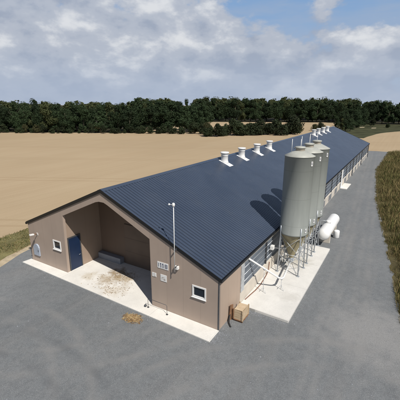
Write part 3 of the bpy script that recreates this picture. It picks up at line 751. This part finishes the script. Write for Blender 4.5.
def lmix(x, y, r):
    n = mnoise.noise((x*.4, y*.3, 4.))
    return (2.2+3*max(0, n), 1.5, 2.5, 2.5+3*max(0, -n))
blades('grass', 30000, lpos, 'short green and straw coloured grass strip between yard and field', .04, .13, .017, lmix, 22)

# ------------------------------------------------------------------ trees
def crown_mesh(seed, h, wd, low, n, leaf, shape='round'):
    rr = random.Random(seed); mb = MB(); lobes = []
    for i in range(26):
        t = rr.random(); z = low+(h-low)*(.12+.80*t)
        rad = wd*.5*(math.sin(PI*min(1, .22+.72*t))**.8 if shape == 'round' else (1.02-.85*t))
        a = rr.uniform(0, 2*PI); q = rr.uniform(.2, .86)*rad
        lobes.append((Vector((q*math.cos(a), q*math.sin(a), z)), rr.uniform(.20, .40)*rad+.3, rr.uniform(.75, 1.05)))
    lobes.append((Vector((0, 0, h-wd*.22)), wd*.24, 1.0))
    for _ in range(n):
        c, r_, sq = rr.choice(lobes)
        v = Vector((rr.gauss(0, 1), rr.gauss(0, 1), rr.gauss(0, 1))).normalized()
        rad = r_*(.55+.5*rr.random()**.6)
        p = c+Vector((v.x*rad, v.y*rad, v.z*rad*sq))
        if p.z < .25 or p.z > h: continue
        nrm = (v+Vector((rr.gauss(0, .5), rr.gauss(0, .5), rr.gauss(.25, .5)))).normalized()
        a = nrm.orthogonal().normalized(); b = nrm.cross(a); th = rr.uniform(0, PI)
        a, b = a*math.cos(th)+b*math.sin(th), b*math.cos(th)-a*math.sin(th)
        s = leaf*rr.uniform(.55, 1.2)
        mb.face([p-a*s, p-b*s*.62+nrm*s*.15, p+a*s, p+b*s*.62+nrm*s*.15])
    me = bpy.data.meshes.new('crown'); mb.bm.to_mesh(me); mb.bm.free()
    return me
def trunk_mesh(seed, h, r, low):
    rr = random.Random(seed); mb = MB()
    pts = [Vector((0, 0, 0)), Vector((rr.uniform(-.15, .15), rr.uniform(-.15, .15), h*.35)), Vector((rr.uniform(-.3, .3), rr.uniform(-.3, .3), h*.8))]
    mb.tube(pts, r, 8, r*.25)
    for i in range(5):
        f = rr.uniform(.3, .7); p = pts[1].lerp(pts[2], (f-.35)/.45) if f > .35 else pts[0].lerp(pts[1], f/.35)
        a = rr.uniform(0, 2*PI); l = rr.uniform(1.2, 2.6)*h/13
        mb.tube([p, p+Vector((math.cos(a)*l*.6, math.sin(a)*l*.6, l*.55)), p+Vector((math.cos(a)*l, math.sin(a)*l, l*1.2))], r*.4, 6, r*.1)
    me = bpy.data.meshes.new('trunk'); mb.bm.to_mesh(me); mb.bm.free(); me.materials.append(MT['bark'])
    return me
VAR = []
for i in range(9):
    shape = 'round' if i % 3 else 'tall'
    hh = [13.5, 14.5, 12.5, 15, 13, 14, 12, 14.5, 13.2][i]; ww = [8, 9, 7.5, 8.5, 10, 8, 9.5, 7.2, 9][i]
    if shape == 'tall': ww *= .72
    cm = crown_mesh(100+i, hh, ww*1.08, .3, 5600, .30, shape); cm.materials.append(MT['leaf'])
    VAR.append((cm, trunk_mesh(200+i, hh, .24, 1), hh))
HIGH = []
for i in range(3):
    cm = crown_mesh(150+i, 13.5, 9.8, .9, 5000, .33); cm.materials.append(MT['leaf'])
    HIGH.append((cm, trunk_mesh(250+i, 13.5, .24, 3), 13.5))
SHR = []
for i in range(6):
    hh = [4.2, 5.2, 3.2, 6.4, 3.8, 5.6][i]; ww = [4.2, 4.4, 4.6, 4.6, 3.4, 3.6][i]
    cm = crown_mesh(300+i, hh, ww*1.1, .15, 1700, .25); cm.materials.append(MT['leaf2'])
    SHR.append((cm, trunk_mesh(400+i, hh, .10, .5), hh))
trr = random.Random(77)
def plant(kind, name, p, label, cat, group, sc):
    cm, tm, hh = kind
    t = thing(name, (p.x, p.y, 0), label, cat, group, local=True)
    s = sc; t.scale = (s*trr.uniform(.85, 1.2), s*trr.uniform(.85, 1.2), s*trr.uniform(.94, 1.06)); t.rotation_euler = (0, 0, trr.uniform(0, 6.28))
    for nm, me in (('trunk', tm), ('crown', cm)):
        o = bpy.data.objects.new(nm, me); COL.objects.link(o); o.parent = t
    return t
def row(px0, px1, d0, d1, step, kinds, name, label, cat, group, s0, s1, jd=4, skip=None):
    px = px0
    while px < px1:
        f = (px-px0)/max(1, (px1-px0)); d = d0+(d1-d0)*f
        if not (skip and skip(px)):
            plant(trr.choice(kinds), name, rel(px+trr.uniform(-.5, .5)*step*F/d*.5, d+trr.uniform(-jd, jd)), label, cat, group, trr.uniform(s0, s1))
        px += step*F/d*trr.uniform(.75, 1.25)
LW = ('tree', 'dark green tree at the wood edge straight behind the big tan field', 'tree', 'trees at the edge of the near wood')
row(-70, 140, 154, 150, 3.9, VAR, *LW, .72, .90)
row(-70, 150, 163, 160, 4.4, VAR, *LW, .80, .97)
row(142, 214, 150, 156, 4.8, HIGH, *LW, .82, .98)
row(142, 208, 162, 170, 5.0, HIGH, *LW, .9, 1.08)
RW = ('tree', 'dark green tree in the far wood beyond the pale field and hedge', 'tree', 'trees at the edge of the far wood')
row(150, 346, 262, 250, 4.3, VAR, *RW, 1.06, 1.2, 5)
MW = ('tree', 'dark green tree behind the rough meadow right of the barn roof end', 'tree', 'trees behind the rough meadow')
row(338, 480, 236, 214, 4.0, VAR, *MW, .98, 1.13, 5)
row(342, 362, 200, 196, 6., VAR, *MW, .6, .75, 3)
HD = ('shrub', 'bushy hedge shrub on the line between the tan field and the pale far field', 'shrub', 'hedge shrubs across the field')
row(204, 302, 130, 150, 2.3, SHR, *HD, .62, .95, 2.5)
row(206, 246, 133, 140, 4.0, SHR, *HD, .85, 1.2, 2.5)
row(232, 280, 136, 146, 2.8, SHR, *HD, 1.05, 1.5, 3)
row(281, 296, 138, 150, 3.0, SHR, *HD, 1.3, 1.75, 2)
row(312, 322, 165, 170, 3.0, SHR, *HD, .6, .8, 2)
UN_skip = lambda px: 145 < px < 149 or 165.5 < px < 168 or 176 < px < 178.5 or 182 < px < 188
UN = ('shrub', 'low shrub at the foot of the near wood along the field edge', 'shrub', 'shrubs at the foot of the near wood')
row(-60, 143, 148, 145, 2.6, SHR, *UN, .38, .85, 2)
row(142, 208, 147, 143, 2.2, SHR, *UN, .6, 1.0, 1.5, UN_skip)
row(333.5, 352, 160, 164, 2.6, VAR, *MW, .40, .60, 2)
row(336, 358, 182, 186, 3.2, VAR, *MW, .55, .72, 3)
MS = ('shrub', 'low green shrub growing on the rough meadow before the wood', 'shrub', 'shrubs on the rough meadow')
row(352, 470, 190, 196, 9, SHR, *MS, .5, .9, 9)

# the depth of the wood behind its edge reads as one mass
LITE = []
for i in range(5):
    LITE.append(crown_mesh(500+i, 13+i*.4, 9.5, 3.0, 1500, .55))
wm = bmesh.new(); wr = random.Random(5)
def mass(px0, px1, d0, d1, n, s0, s1):
    for _ in range(n):
        px = wr.uniform(px0, px1); d = wr.uniform(d0, d1); p = rel(px, d); me = wr.choice(LITE); s = wr.uniform(s0, s1)
        k = len(wm.verts); wm.from_mesh(me); wm.verts.ensure_lookup_table()
        Mx = Matrix.Translation(p) @ Matrix.Rotation(wr.uniform(0, 6.28), 4, 'Z') @ Matrix.Scale(s, 4)
        bmesh.ops.transform(wm, matrix=Mx, verts=wm.verts[k:])
mass(-80, 165, 172, 205, 75, .84, .98)
mass(140, 350, 270, 310, 80, 1.12, 1.28)
mass(335, 490, 240, 275, 60, 1.02, 1.2)
me = bpy.data.meshes.new('woodland'); wm.to_mesh(me); wm.free(); me.materials.append(MT['leaf'])
wo_ = bpy.data.objects.new('woodland', me); COL.objects.link(wo_)
tag(wo_, 'dense dark green wood filling the horizon', 'woodland', kind='stuff')
for o in bpy.data.objects:
    if 'local' in o: del o['local']
